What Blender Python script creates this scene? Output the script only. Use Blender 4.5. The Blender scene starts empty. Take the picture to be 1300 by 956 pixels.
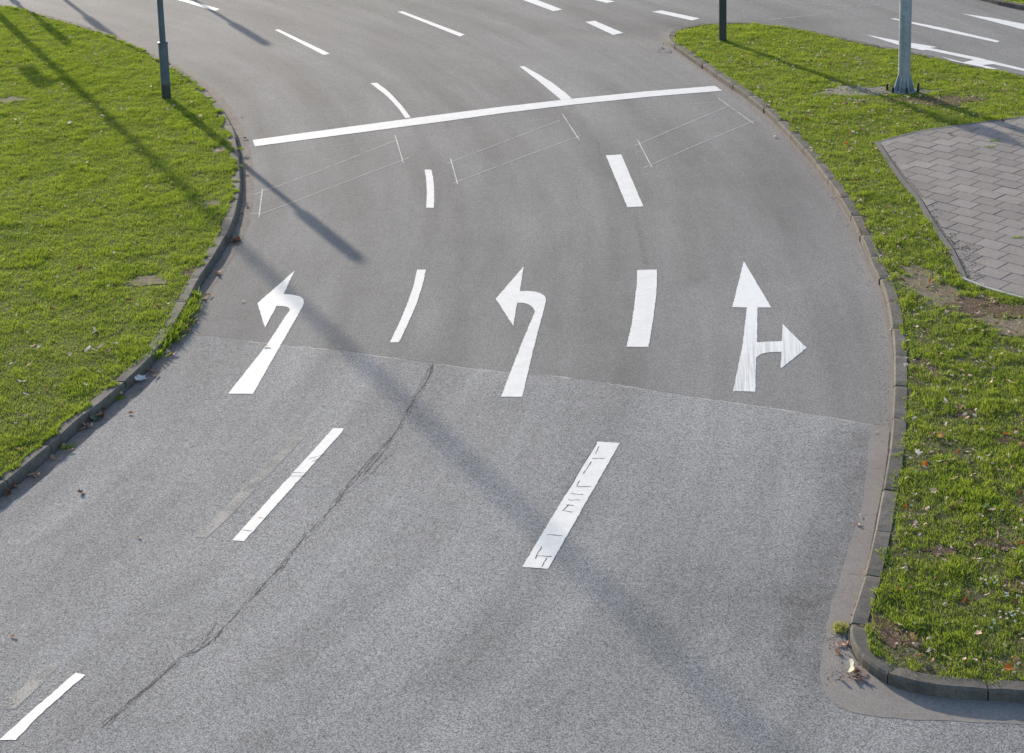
import bpy, bmesh, math, random
import numpy as np
from mathutils import Vector, Matrix
random.seed(5); rng = np.random.default_rng(7)
S = bpy.context.scene; COL = S.collection

# ------------------------------------------------------------------ camera (surveyed from the lane markings: 3 m dashes, 5 m arrows)
F, PX, PY, H = 2250.0, 650.0, -5.0, 10.0
PITCH, ROLL = math.radians(12), math.radians(1.5)
def G(u, v, z=0.0):
    "ground-plan position of a surveyed point"
    x = (u-PX)/F; y = -(v-PY)/F
    c, s = math.cos(ROLL), math.sin(ROLL); x, y = c*x+s*y, -s*x+c*y
    d = (x, math.cos(PITCH)+y*math.sin(PITCH), -math.sin(PITCH)+y*math.cos(PITCH))
    t = (z-H)/d[2]; return (d[0]*t, d[1]*t)
def GL(pts, z=0.0): return [G(u, v, z) for u, v in pts]
cd = bpy.data.cameras.new('camera'); cam = bpy.data.objects.new('camera', cd); COL.objects.link(cam); S.camera = cam
fw = Vector((0, math.cos(PITCH), -math.sin(PITCH))); up = Vector((0, math.sin(PITCH), math.cos(PITCH))); rt = Vector((1, 0, 0))
cR, sR = math.cos(ROLL), math.sin(ROLL)
X = rt*cR - up*sR; Y = rt*sR + up*cR
cam.matrix_world = Matrix(((X.x, Y.x, -fw.x, 0), (X.y, Y.y, -fw.y, 0), (X.z, Y.z, -fw.z, H), (0, 0, 0, 1)))
cd.sensor_width = 36; cd.lens = F/1300*36; cd.shift_y = -(478-PY)/1300; cd.clip_end = 2000; cd.clip_start = .1

# ------------------------------------------------------------------ light
SUN_AZ = math.radians(180-63.5); SUN_EL = math.radians(17)
w = bpy.data.worlds.new('World'); S.world = w; w.use_nodes = True
nt = w.node_tree; bg = nt.nodes['Background']; sky = nt.nodes.new('ShaderNodeTexSky'); sky.sky_type = 'NISHITA'
sky.sun_disc = False; sky.sun_elevation = SUN_EL; sky.sun_rotation = math.radians(90)-SUN_AZ
sky.dust_density = 1.0; sky.ozone_density = 1.0
nt.links.new(sky.outputs[0], bg.inputs[0]); bg.inputs[1].default_value = 0.15
sl = bpy.data.lights.new('sun', 'SUN'); sl.energy = 3.7; sl.angle = math.radians(.75); sl.color = (1, .875, .715)
so = bpy.data.objects.new('sun', sl); COL.objects.link(so)
sd = Vector((math.cos(SUN_AZ)*math.cos(SUN_EL), math.sin(SUN_AZ)*math.cos(SUN_EL), math.sin(SUN_EL)))
so.rotation_euler = sd.to_track_quat('Z', 'Y').to_euler(); so.location = sd*60
S.view_settings.view_transform = 'Standard'; S.view_settings.look = 'None'; S.view_settings.gamma = 1; S.view_settings.exposure = 0.87
S.render.engine = 'CYCLES'; S.cycles.max_bounces = 6

# ------------------------------------------------------------------ node helpers
class M:
    def __init__(s, name, rough=.85, spec=.3):
        s.m = bpy.data.materials.new(name); s.m.use_nodes = True; s.t = s.m.node_tree; s.b = s.t.nodes['Principled BSDF']
        s.b.inputs['Roughness'].default_value = rough; s.b.inputs['Specular IOR Level'].default_value = spec
        s.co = s.t.nodes.new('ShaderNodeTexCoord').outputs['Object']
    def n(s, ty, ins={}, **kw):
        nd = s.t.nodes.new(ty)
        for k, v in kw.items(): setattr(nd, k, v)
        for k, v in ins.items():
            if hasattr(v, 'is_output'): s.t.links.new(v, nd.inputs[k])
            else: nd.inputs[k].default_value = v
        return nd
    def noise(s, scale, detail=3, rough=.55, vec=None, dist=0): return s.n('ShaderNodeTexNoise', {'Vector': vec or s.co, 'Scale': scale, 'Detail': detail, 'Roughness': rough, 'Distortion': dist}).outputs['Fac']
    def vor(s, scale, vec=None, feature='F1', out='Color', rnd=1): return s.n('ShaderNodeTexVoronoi', {'Vector': vec or s.co, 'Scale': scale, 'Randomness': rnd}, feature=feature).outputs[out]
    def ma(s, op, a, b=0.0, c=0.0, clamp=False): 
        nd = s.n('ShaderNodeMath', {0: a, 1: b, 2: c}, operation=op); nd.use_clamp = clamp; return nd.outputs[0]
    def mapr(s, v, a, b, c, d): return s.n('ShaderNodeMapRange', {'Value': v, 'From Min': a, 'From Max': b, 'To Min': c, 'To Max': d}).outputs[0]
    def mix(s, f, a, b, bt='MIX'):
        nd = s.t.nodes.new('ShaderNodeMix'); nd.data_type = 'RGBA'; nd.blend_type = bt
        for i, v in ((0, f), (6, a), (7, b)):
            if hasattr(v, 'is_output'): s.t.links.new(v, nd.inputs[i])
            elif i and len(v) == 3: nd.inputs[i].default_value = (*v, 1)
            else: nd.inputs[i].default_value = v
        return nd.outputs[2]
    def mul(s, col, f):
        nd = s.t.nodes.new('ShaderNodeVectorMath'); nd.operation = 'SCALE'
        if hasattr(col, 'is_output'): s.t.links.new(col, nd.inputs[0])
        else: nd.inputs[0].default_value = col[:3]
        if hasattr(f, 'is_output'): s.t.links.new(f, nd.inputs['Scale'])
        else: nd.inputs['Scale'].default_value = f
        return nd.outputs[0]
    def attr(s, name): return s.n('ShaderNodeAttribute', attribute_name=name).outputs['Fac']
    def sep(s, v): return s.n('ShaderNodeSeparateXYZ', {0: v}).outputs
    def comb(s, x, y, z=0.0): return s.n('ShaderNodeCombineXYZ', {0: x, 1: y, 2: z}).outputs[0]
    def bump(s, h, dist, strength=1.0): s.t.links.new(s.n('ShaderNodeBump', {'Height': h, 'Distance': dist, 'Strength': strength}).outputs[0], s.b.inputs['Normal'])
    def out(s, col):
        if hasattr(col, 'is_output'): s.t.links.new(col, s.b.inputs['Base Color'])
        else: s.b.inputs['Base Color'].default_value = (*col[:3], 1)
        return s.m

# ------------------------------------------------------------------ materials
def asphalt():
    m = M('asphalt', .9, .25)
    across, along = m.attr('across'), m.attr('along')
    joint, stain_shade, grit, inter = m.attr('joint'), m.attr('stain_shade'), m.attr('grit'), m.attr('seam')
    streak = m.noise(1.0, 4, .6, m.comb(m.ma('MULTIPLY', across, 1.15), m.ma('MULTIPLY', along, .16)))
    big = m.noise(.55, 4, .6); mid = m.noise(5, 5, .65)
    wear = m.ma('ADD', m.mapr(streak, .3, .7, .79, 1.20), m.mapr(big, .3, .7, -.07, .07))
    wear = m.ma('ADD', wear, m.mapr(mid, .3, .7, -.05, .05))
    # old chip-seal: strong stone contrast
    v1 = m.sep(m.vor(96))[0]; v2 = m.sep(m.vor(52))[1]; fine = m.noise(150, 2, .6)
    stone = m.ma('ADD', m.mapr(v1, 0, 1, .42, 1.58), m.mapr(v2, 0, 1, -.12, .12))
    stone = m.ma('ADD', stone, m.mapr(fine, .3, .7, -.12, .12))
    old = m.mul(m.mix(m.noise(.8, 3), (.240, .236, .234, 1), (.214, .215, .220, 1)), stone)
    # newer fine asphalt
    w1 = m.sep(m.vor(95))[0]; w2 = m.noise(45, 4, .7)
    st2 = m.ma('ADD', m.mapr(w1, 0, 1, .60, 1.40), m.mapr(w2, .3, .7, -.17, .17))
    new = m.mul(m.mix(m.noise(.5, 3), (.187, .182, .178, 1), (.168, .166, .166, 1)), st2)
    isnew = m.mapr(m.ma('ADD', joint, m.mapr(m.noise(14, 3), .3, .7, -.018, .018)), -.004, .004, 0, 1)
    col = m.mix(isnew, old, new)
    col = m.mul(col, wear)
    # dark longitudinal seams in the new layer
    col = m.mul(col, m.mapr(m.ma('ADD', inter, m.mapr(m.noise(9, 4), .3, .7, -.05, .05)), 0.0, .07, .80, 1))
    col = m.mul(col, m.ma('SUBTRACT', 1.0, m.ma('MULTIPLY', stain_shade, m.mapr(m.noise(2.2, 5, .7), .3, .7, .35, 1.25))))
    g = m.ma('MULTIPLY', grit, m.mapr(m.noise(26, 5, .8), .42, .62, 0, 1), clamp=True)
    col = m.mix(g, col, (.36, .32, .28, 1))
    # pale grains scattered
    sp = m.mapr(m.vor(7.5, out='Distance'), .012, .028, 1, 0)
    col = m.mix(m.ma('MULTIPLY', sp, m.mapr(m.sep(m.vor(7.5))[2], .55, .6, 0, .8)), col, (.5, .46, .42, 1))
    # repair film along the joint
    jl = m.mapr(m.ma('ABSOLUTE', m.ma('ADD', joint, m.mapr(m.noise(9, 4), .3, .7, -.03, .03))), .006, .022, 1, 0)
    col = m.mix(m.ma('MULTIPLY', jl, m.mapr(m.noise(1.3, 2), .45, .6, .0, .65)), col, (.47, .44, .41, 1))
    jd = m.mapr(m.ma('ABSOLUTE', m.ma('SUBTRACT', joint, .02)), .0, .016, .6, 0)
    col = m.mix(m.ma('MULTIPLY', jd, m.mapr(m.noise(2.1, 3), .4, .55, .2, 1)), col, (.07, .07, .07, 1))
    h = m.mix(isnew, m.comb(v1, v1, v1), m.mul(m.comb(w1, w1, w1), .35))
    m.bump(h, .003, .35)
    return m.out(col)
def concrete(name, c1, c2, dirt=(.12, .11, .10), amt=.5, sc=1.0):
    m = M(name, .9, .25)
    c = m.mix(m.mapr(m.noise(2.2*sc, 5, .65), .35, .65, 0, 1), (*c1, 1), (*c2, 1))
    c = m.mix(m.ma('MULTIPLY', m.mapr(m.noise(9*sc, 6, .75), .45, .75, 0, 1), amt), c, (*dirt, 1))
    v = m.sep(m.vor(90))[0]
    c = m.mul(c, m.mapr(v, 0, 1, .84, 1.16)); c = m.mul(c, m.mapr(m.attr('tint'), 0, 1, .86, 1.14))
    c = m.mul(c, m.mapr(m.noise(1.1*sc, 5, .7), .3, .7, .86, 1.14))
    m.bump(m.noise(60, 5, .7), .004, .6)
    return m.out(c)
def paint():
    m = M('road_paint', .6, .35)
    d = m.mapr(m.noise(5, 6, .75), .40, .70, 0, .45)
    c = m.mix(d, (.68, .67, .655, 1), (.47, .455, .44, 1))
    c = m.mul(c, m.mapr(m.sep(m.vor(75))[0], 0, 1, .95, 1.04))
    chips = m.mapr(m.noise(38, 4, .7), .64, .70, 0, .6)
    c = m.mix(chips, c, (.26, .25, .245, 1))
    m.bump(m.sep(m.vor(60))[0], .002, .4)
    return m.out(c)
def worn_paint(name, col, keep, sc=40):
    m = M(name, .8, .25)
    c = m.mix(m.noise(6, 4), (*col, 1), (col[0]*.85, col[1]*.85, col[2]*.83, 1))
    m.out(c)
    a = m.mapr(m.ma('ADD', m.noise(sc, 5, .8), m.mapr(m.noise(3, 3), .3, .7, -.1, .1)), keep-.05, keep+.05, 0, 1)
    m.t.links.new(a, m.b.inputs['Alpha']); return m.m
def tyre_paint():
    m = M('road_paint_streaked', .6, .35)
    x, y, z = m.sep(m.co)[0], m.sep(m.co)[1], 0
    u = m.ma('SUBTRACT', x, m.ma('MULTIPLY', y, .12))
    s = m.noise(1, 4, .6, m.comb(m.ma('MULTIPLY', u, 38), m.ma('MULTIPLY', y, .8)))
    low = m.mapr(y, 22.6, 24.2, 1, 0)
    k = m.ma('MULTIPLY', m.mapr(s, .42, .62, 0, .62), low)
    c = m.mix(k, (.69, .685, .67, 1), (.27, .265, .27, 1))
    c = m.mul(c, m.mapr(m.noise(9, 5, .7), .3, .7, .93, 1.04))
    return m.out(c)
def soil(name, c1, c2, sc=1.0):
    m = M(name, .95, .15)
    c = m.mix(m.mapr(m.noise(8*sc, 6, .7), .35, .65, 0, 1), (*c1, 1), (*c2, 1))
    c = m.mix(m.mapr(m.sep(m.vor(55))[0], .72, .9, 0, .5), c, (.30, .26, .22, 1))
    m.bump(m.noise(28, 6, .75), .02, .9)
    return m.out(c)
def grass_mat():
    m = M('grass_blades', .55, .3)
    t, ln = m.attr('tint'), m.attr('dry')
    c = m.mix(t, (.095, .165, .022, 1), (.350, .430, .045, 1))
    c = m.mix(m.mapr(m.noise(.9, 4, .6), .35, .68, 0, .55), c, (.31, .36, .060, 1))
    c = m.mix(m.mapr(m.noise(3.2, 5, .65), .44, .68, 0, .75), c, (.075, .145, .022, 1))
    c = m.mix(ln, c, (.33, .27, .13, 1))
    m.out(c)
    tr = m.n('ShaderNodeBsdfTranslucent', {'Color': m.mix(.35, c, (.42, .56, .04, 1))})
    mx = m.n('ShaderNodeMixShader', {0: .42}); m.t.links.new(m.b.outputs[0], mx.inputs[1]); m.t.links.new(tr.outputs[0], mx.inputs[2])
    m.t.links.new(mx.outputs[0], m.t.nodes['Material Output'].inputs[0]); return m.m
def leaf_mat(name, c):
    m = M(name, .7, .25)
    k = m.mix(m.mapr(m.noise(22, 5, .7), .35, .7, 0, 1), (*c, 1), (c[0]*.55, c[1]*.48, c[2]*.42, 1))
    m.out(k)
    tr = m.n('ShaderNodeBsdfTranslucent', {'Color': k}); mx = m.n('ShaderNodeMixShader', {0: .25})
    m.t.links.new(m.b.outputs[0], mx.inputs[1]); m.t.links.new(tr.outputs[0], mx.inputs[2])
    m.t.links.new(mx.outputs[0], m.t.nodes['Material Output'].inputs[0]); return m.m
def metal(name, c, c2, rough, sc=3, metallic=0., top=None):
    m = M(name, rough, .5); m.b.inputs['Metallic'].default_value = metallic
    k = m.mix(m.mapr(m.noise(sc, 6, .7), .35, .65, 0, 1), (*c, 1), (*c2, 1))
    if metallic: k = m.mul(k, m.mapr(m.sep(m.vor(28))[0], 0, 1, .88, 1.1))
    z = m.sep(m.co)[2]
    if top: k = m.mix(m.mapr(m.ma('ADD', z, m.mapr(m.noise(9, 4), .3, .7, -.06, .06)), top-.06, top+.04, .9, 0), k, (.02, .022, .022, 1))
    m.t.links.new(m.mapr(m.noise(12, 4), .3, .7, rough-.1, rough+.1), m.b.inputs['Roughness'])
    return m.out(k)
def plain(name, c, rough=.6):
    m = M(name, rough, .3); return m.out(m.mix(m.mapr(m.noise(14, 5, .7), .35, .65, 0, 1), (*c, 1), (c[0]*.7, c[1]*.7, c[2]*.7, 1)))
ASPH = asphalt(); PAINT = paint(); PAINT_S = tyre_paint()
GHOST = worn_paint('worn_old_paint', (.345, .330, .315), .47); FAINT = worn_paint('thin_survey_paint', (.62, .60, .57), .43, 55)
FAINTER = worn_paint('faded_survey_paint', (.46, .44, .42), .50, 45)
KERB = concrete('kerb_concrete', (.155, .140, .126), (.086, .080, .074), (.045, .045, .030), .8, 1.8)
GUTL = concrete('dirty_gutter_concrete', (.235, .200, .175), (.15, .132, .118), (.07, .06, .05), .75, 1.5)
GUT = concrete('gutter_concrete', (.240, .217, .202), (.190, .175, .166), (.13, .115, .10), .45)
SLAB = concrete('paving_slab', (.262, .232, .216), (.205, .182, .170), (.15, .13, .12), .4)
EDGE = concrete('edging_concrete', (.16, .15, .145), (.12, .115, .11)); EDGE_L = concrete('pale_edging_concrete', (.42, .40, .38), (.33, .32, .31), amt=.2)
TURF = soil('turf_soil', (.060, .075, .018), (.085, .080, .035)); BARE = soil('bare_soil', (.225, .180, .132), (.150, .118, .082)); BROWN = soil('brown_soil', (.12, .075, .045), (.07, .045, .028))
GRIT = soil('loose_grit', (.22, .19, .165), (.10, .09, .085)); GRASS = grass_mat()
CRACK = worn_paint('crack_tar', (.040, .040, .041), .465, 34); CRACKS = plain('crack_dark', (.05, .05, .05), .9)
GREYC = soil('mortar_rubble', (.30, .28, .27), (.17, .155, .15))
GROUNDM = asphalt_far = plain('far_ground', (.17, .165, .16), .95)

# ------------------------------------------------------------------ mesh helpers
def tag(o, label=None, cat=None, group=None, kind=None):
    if label: o['label'] = label
    if cat: o['category'] = cat
    if group: o['group'] = group
    if kind: o['kind'] = kind
    return o
def mesh_obj(name, verts, faces, mat, parent=None, smooth=False, tint=None):
    me = bpy.data.meshes.new(name); me.from_pydata([tuple(v) for v in verts], [], faces)
    if tint is not None:
        a = me.attributes.new('tint', 'FLOAT', 'POINT'); a.data.foreach_set('value', np.asarray(tint, 'f'))
    me.materials.append(mat)
    if smooth: me.polygons.foreach_set('use_smooth', [True]*len(me.polygons))
    me.update(); o = bpy.data.objects.new(name, me); COL.objects.link(o)
    if parent: o.parent = parent
    return o
def bm_obj(name, bm, mat, parent=None, smooth=False):
    bmesh.ops.recalc_face_normals(bm, faces=bm.faces)
    me = bpy.data.meshes.new(name); bm.to_mesh(me); bm.free(); me.materials.append(mat)
    if smooth: me.polygons.foreach_set('use_smooth', [True]*len(me.polygons))
    o = bpy.data.objects.new(name, me); COL.objects.link(o)
    if parent: o.parent = parent
    return o
def spline(pts, step=.12):
    P = [np.array(p, float) for p in pts]; P = [2*P[0]-P[1]]+P+[2*P[-1]-P[-2]]; out = []
    for i in range(1, len(P)-2):
        a, b, c, d = P[i-1:i+3]; n = max(2, int(np.linalg.norm(c-b)/step))
        for k in range(n):
            t = k/n; out.append(.5*((2*b)+(-a+c)*t+(2*a-5*b+4*c-d)*t*t+(-a+3*b-3*c+d)*t**3))
    out.append(P[-2]); out = np.array(out)
    s = np.concatenate([[0], np.cumsum(np.linalg.norm(np.diff(out, axis=0), axis=1))]); n = max(2, int(s[-1]/step))
    q = np.linspace(0, s[-1], n+1); return np.stack([np.interp(q, s, out[:, 0]), np.interp(q, s, out[:, 1])], 1)
def smooth_line(L, n=4):
    for _ in range(n): M_ = L.copy(); M_[1:-1] = (L[:-2]+2*L[1:-1]+L[2:])/4; L = M_
    return L
def offset(L, d):      # d > 0: to the left of the running direction; d may be an array
    t = np.gradient(L, axis=0); t /= np.linalg.norm(t, axis=1)[:, None]
    return L + np.stack([-t[:, 1], t[:, 0]], 1)*(np.asarray(d)[..., None] if np.ndim(d) else d)
def dist_line(P, L):
    best = np.full(len(P), 1e9); along = np.zeros(len(P)); s = 0
    for a, b in zip(L[:-1:3], list(L[3::3])+[L[-1]]):
        d = b-a; ll = np.dot(d, d)
        if ll < 1e-9: continue
        t = np.clip(((P-a)@d)/ll, 0, 1); q = a+t[:, None]*d; e = np.linalg.norm(P-q, axis=1)
        k = e < best; best[k] = e[k]; along[k] = s+t[k]*math.sqrt(ll); s += math.sqrt(ll)
    return best, along
def inside(P, poly):
    x, y = P[:, 0], P[:, 1]; r = np.zeros(len(P), bool); n = len(poly)
    for i in range(n):
        x1, y1 = poly[i]; x2, y2 = poly[i-1]
        if y1 == y2: continue
        r ^= ((y1 > y) != (y2 > y)) & (x < (x2-x1)*(y-y1)/(y2-y1)+x1)
    return r
def vnoise(P, scale, seed=0):
    r = np.random.default_rng(seed).random((128, 128)); q = P*scale+500.37*(seed+1)
    i = np.floor(q).astype(int); f = q-i; f = f*f*(3-2*f); a, b = i[:, 0] % 128, i[:, 1] % 128; a1, b1 = (a+1) % 128, (b+1) % 128
    return (r[a, b]*(1-f[:, 0])+r[a1, b]*f[:, 0])*(1-f[:, 1])+(r[a, b1]*(1-f[:, 0])+r[a1, b1]*f[:, 0])*f[:, 1]
def sheet(name, poly, z, mat, **kw):
    o = mesh_obj(name, [(x, y, z) for x, y in poly], [list(range(len(poly)))], mat, **kw)
    me = o.data
    if me.polygons[0].normal.z < 0: me.flip_normals()
    return o
def strip(name, A, B, z, mat, tint=None, **kw):
    n = len(A); v = [(p[0], p[1], z) for p in A]+[(p[0], p[1], z) for p in B]
    f = [(i, i+1, n+i+1, n+i) for i in range(n-1)]
    o = mesh_obj(name, v, f, mat, **kw)
    if o.data.polygons[0].normal.z < 0: o.data.flip_normals()
    return o
def irregular(cx, cy, rx, ry, rot=0, n=40, amp=.25, seed=0):
    r = np.random.default_rng(seed); ph = r.random(6)*6.28; out = []
    for i in range(n):
        a = 2*math.pi*i/n; k = 1+amp*(.5*math.sin(2*a+ph[0])+.35*math.sin(3*a+ph[1])+.3*math.sin(5*a+ph[2])+.25*math.sin(9*a+ph[3])+.2*math.sin(14*a+ph[4]))
        x, y = rx*k*math.cos(a), ry*k*math.sin(a); out.append((cx+x*math.cos(rot)-y*math.sin(rot), cy+x*math.sin(rot)+y*math.cos(rot)))
    return out

# ------------------------------------------------------------------ survey lines
KH = .12
LK = spline(GL([(-420, 890), (-250, 765), (-150, 705), (-80, 662), (0, 618), (18, 603), (68, 562), (103, 529), (124, 515), (158, 485), (190, 455), (212, 426), (235, 389.5), (250, 358), (271, 327), (292, 290), (301, 262), (305.5, 230), (304.5, 203), (299, 172), (289, 148), (275, 126), (262, 112), (247, 99.5), (228, 86.5), (212, 78), (176, 58.5), (135, 41), (68, 21), (0, 4.5), (-80, -12), (-260, -45), (-600, -90)], KH))
LK = smooth_line(LK, 8)
RKs = [(2300, 1010), (1500, 915), (1300, 893), (1200, 887), (1140, 876), (1110, 862), (1092, 846), (1080, 828), (1076.5, 812), (1078, 800), (1085, 783), (1095, 751), (1106, 708), (1117, 651), (1127, 594), (1131, 560), (1133, 530), (1134.5, 500), (1134, 452), (1129, 405), (1119, 368), (1107, 342), (1093.5, 312), (1075, 271), (1049.5, 233.5), (1026, 203), (989, 162), (955, 132), (911, 101.5), (880, 79.5), (862, 67), (851, 58.5), (847.5, 51), (856, 42.5), (880, 37), (914, 34), (955, 34.3), (995, 38), (1049, 48.5), (1097, 59.5), (1141, 68.5), (1181, 77), (1232, 88.5), (1300, 101), (1450, 132), (1800, 200)]
RK = smooth_line(spline(GL(RKs)), 4)
FARK = spline(GL([(1120, -20), (1180, -11), (1235, -2), (1270, 7), (1300, 13), (1400, 32), (1700, 80)]))
JOINT = spline(GL([(120, 420), (240, 427), (272, 427), (340, 436), (440, 446), (500, 455), (550, 461), (600, 468), (660, 474), (720, 479), (870, 502), (1000, 521), (1107, 539), (1133, 543), (1300, 570)]))
SEAM1 = spline(GL([(722, 128), (737, 147), (752, 172), (768, 200), (783, 232), (800, 265), (812, 300), (822, 340)]))
SEAM2 = spline(GL([(440, 60), (470, 90), (500, 118), (522, 150), (538, 190), (553, 225), (556, 262), (549, 300), (538, 345)]))
PAVE = [(1113, 182), (1140, 174.5), (1171, 167), (1203, 162.5), (1235, 158), (1270, 153.5), (1300, 149.5), (1500, 122)]
PAVL = [(1113, 182), (1128, 205), (1142, 226), (1165, 254), (1180, 279), (1193, 299.5), (1207, 319), (1215, 336), (1224, 355)]
PAVB = [(1224, 355), (1241, 362.5), (1258, 368.5), (1278, 374.5), (1300, 380.5), (1500, 436)]
LZ = .10
pe, pl, pb = GL(PAVE, LZ), GL(PAVL, LZ), GL(PAVB, LZ)
PAV = pl[::-1]+pe[1:]+pb[::-1][:-1]

# ------------------------------------------------------------------ setting: ground, road
sheet('ground', [(-600, -200), (600, -200), (600, 1200), (-600, 1200)], -.012, GROUNDM)
bpy.data.objects['ground']['kind'] = 'structure'
xs = np.arange(-30, 34.01, .2); ys = np.arange(3, 75.01, .2); nx, ny = len(xs), len(ys)
gx, gy = np.meshgrid(xs, ys); P = np.stack([gx.ravel(), gy.ravel()], 1)
faces = (np.arange(nx-1)[None, :]+np.arange(ny-1)[:, None]*nx).ravel()
faces = np.stack([faces, faces+1, faces+1+nx, faces+nx], 1)
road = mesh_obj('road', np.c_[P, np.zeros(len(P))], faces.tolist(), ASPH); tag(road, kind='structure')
def setattrf(o, name, val): a = o.data.attributes.new(name, 'FLOAT', 'POINT'); a.data.foreach_set('value', np.asarray(val, 'f'))
dl, al = dist_line(P, LK); setattrf(road, 'across', dl); setattrf(road, 'along', al)
dj, _ = dist_line(P, JOINT); yj = np.interp(P[:, 0], JOINT[:, 0], JOINT[:, 1]); setattrf(road, 'joint', dj*np.where(P[:, 1] > yj, 1, -1))
ds = np.minimum(dist_line(P, SEAM1)[0], dist_line(P, SEAM2)[0]+.02); setattrf(road, 'seam', ds)
dr, _ = dist_line(P, RK)
grit = np.clip(1-dr/.45, 0, 1)*.55*(P[:, 1] > 20.3)+np.clip(1-np.abs(dl-.3)/.25, 0, 1)*.3
# dusty run-off trail at the island tip
TR = spline(GL([(855, 66), (820, 55), (770, 48), (700, 46)])); grit = np.maximum(grit, np.clip(1-dist_line(P, TR)[0]/.5, 0, 1)*.35)
setattrf(road, 'grit', grit)
stain_shade = np.zeros(len(P))  # road stains, plus shadow painted into the colour at island tip and lower right
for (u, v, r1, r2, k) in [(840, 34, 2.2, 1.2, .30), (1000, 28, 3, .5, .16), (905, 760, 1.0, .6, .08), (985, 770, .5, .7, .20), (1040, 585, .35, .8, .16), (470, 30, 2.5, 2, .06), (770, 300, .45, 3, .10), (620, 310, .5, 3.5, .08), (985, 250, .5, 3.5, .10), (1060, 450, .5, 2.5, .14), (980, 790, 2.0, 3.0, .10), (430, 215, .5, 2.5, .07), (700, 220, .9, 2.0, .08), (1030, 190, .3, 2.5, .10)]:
    c = G(u, v); stain_shade += k*np.exp(-((P[:, 0]-c[0])/r1)**2-((P[:, 1]-c[1])/r2)**2)
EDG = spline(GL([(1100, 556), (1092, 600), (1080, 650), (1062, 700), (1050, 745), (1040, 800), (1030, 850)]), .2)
stain_shade += .30*np.exp(-(dist_line(P, EDG)[0]/.34)**2)
stain_shade += .12*np.exp(-((dl-.42)/.3)**2)
setattrf(road, 'stain_shade', stain_shade)

# ------------------------------------------------------------------ kerbs, gutters
def kerb(name, L, side, width, stone=1.0, seed=1, skip=None):
    "row of kerb stones; side=+1: body to the left of the running direction"
    r = np.random.default_rng(seed); n = max(3, int(round(stone/.12))); V, Fc, T = [], [], []
    prof = [(0.0, -.05), (0.0, KH-.025), (.022, KH), (width, KH-.004), (width, -.05)]
    offs = [offset(L, side*a) for a, _ in prof]
    i = 0
    while i+n < len(L):
        j = i+n; dz = r.normal(0, .0035); tn = r.random(); b0 = len(V); dz2 = r.normal(0, .003); sh = r.normal(0, .006)
        for k in range(i, j+1):
            for q, (a, z) in enumerate(prof):
                p = offs[q][k].copy()
                if k == i: p += (offs[q][k+1]-offs[q][k])*.085
                if k == j: p -= (offs[q][k]-offs[q][k-1])*.085
                e = -.010 if (k in (i, j) and q in (1, 2, 3)) else 0
                V.append((p[0]+sh, p[1], z+(dz+dz2*(k-i)/n+e if q in (1, 2, 3) else 0))); T.append(tn)
        m = len(prof)
        for k in range(n):
            for q in range(m-1):
                a = b0+k*m+q; Fc.append((a, a+1, a+m+1, a+m) if side < 0 else (a, a+m, a+m+1, a+1))
        Fc.append(tuple(b0+q for q in range(m))); Fc.append(tuple(b0+n*m+q for q in range(m))[::-1])
        i = j
    o = mesh_obj(name, V, Fc, KERB, tint=T); bm = bmesh.new(); bm.from_mesh(o.data); bmesh.ops.recalc_face_normals(bm, faces=bm.faces); bm.to_mesh(o.data); bm.free()
    return tag(o, kind='structure')
# soil/mortar core under the stone joints
kerb('kerb', LK, 1, .16, seed=3)          # left lawn (running away from camera, lawn on the left)
kerb('kerb', RK, -1, .17, seed=4)         # right island (running away, lawn on the right)
kerb('kerb', FARK, 1, .16, seed=5)
for L, s in ((LK, 1), (RK, -1), (FARK, 1)):
    c = strip('kerb_bedding', offset(L, s*.012), offset(L, s*.158), KH-.022, GRIT); tag(c, kind='structure')
gl = strip('gutter', offset(LK, -.001), offset(LK, -(.235+.012*np.sin(np.arange(len(LK))*.9))), .0025, GUTL); tag(gl, kind='structure')
setattrf(gl, 'tint', np.full(len(gl.data.vertices), .5))
i0 = int(np.argmin(np.linalg.norm(RK-np.array(G(1133, 541)), axis=1))); i1 = int(np.argmin(np.linalg.norm(RK-np.array(G(1092, 846)), axis=1)))
inner = smooth_line(spline(GL([(1107, 540), (1103.7, 560), (1101, 590), (1093.5, 648), (1080, 685), (1068, 729), (1056, 770), (1048, 804), (1043, 835), (1041, 866), (1050, 888), (1075, 903), (1130, 912), (1300, 920), (1500, 942), (2300, 1045)])), 2)
inner = inner+np.stack([vnoise(inner, 5, 2)-.5, vnoise(inner, 5, 3)-.5], 1)*.035
gp = [tuple(p) for p in inner]+[tuple(p) for p in offset(RK, .001)[4:i0+1]]
gr = sheet('gutter', gp, .0025, GUT); tag(gr, kind='structure'); setattrf(gr, 'tint', np.full(len(gr.data.vertices), .62))
ks = np.arange(len(RK)-i0)
gu = strip('gutter', offset(RK, .001)[i0:i0+230], offset(RK, .05)[i0:i0+230], .0035, GUT); tag(gu, kind='structure')
setattrf(gu, 'tint', np.full(len(gu.data.vertices), .6))
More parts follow.
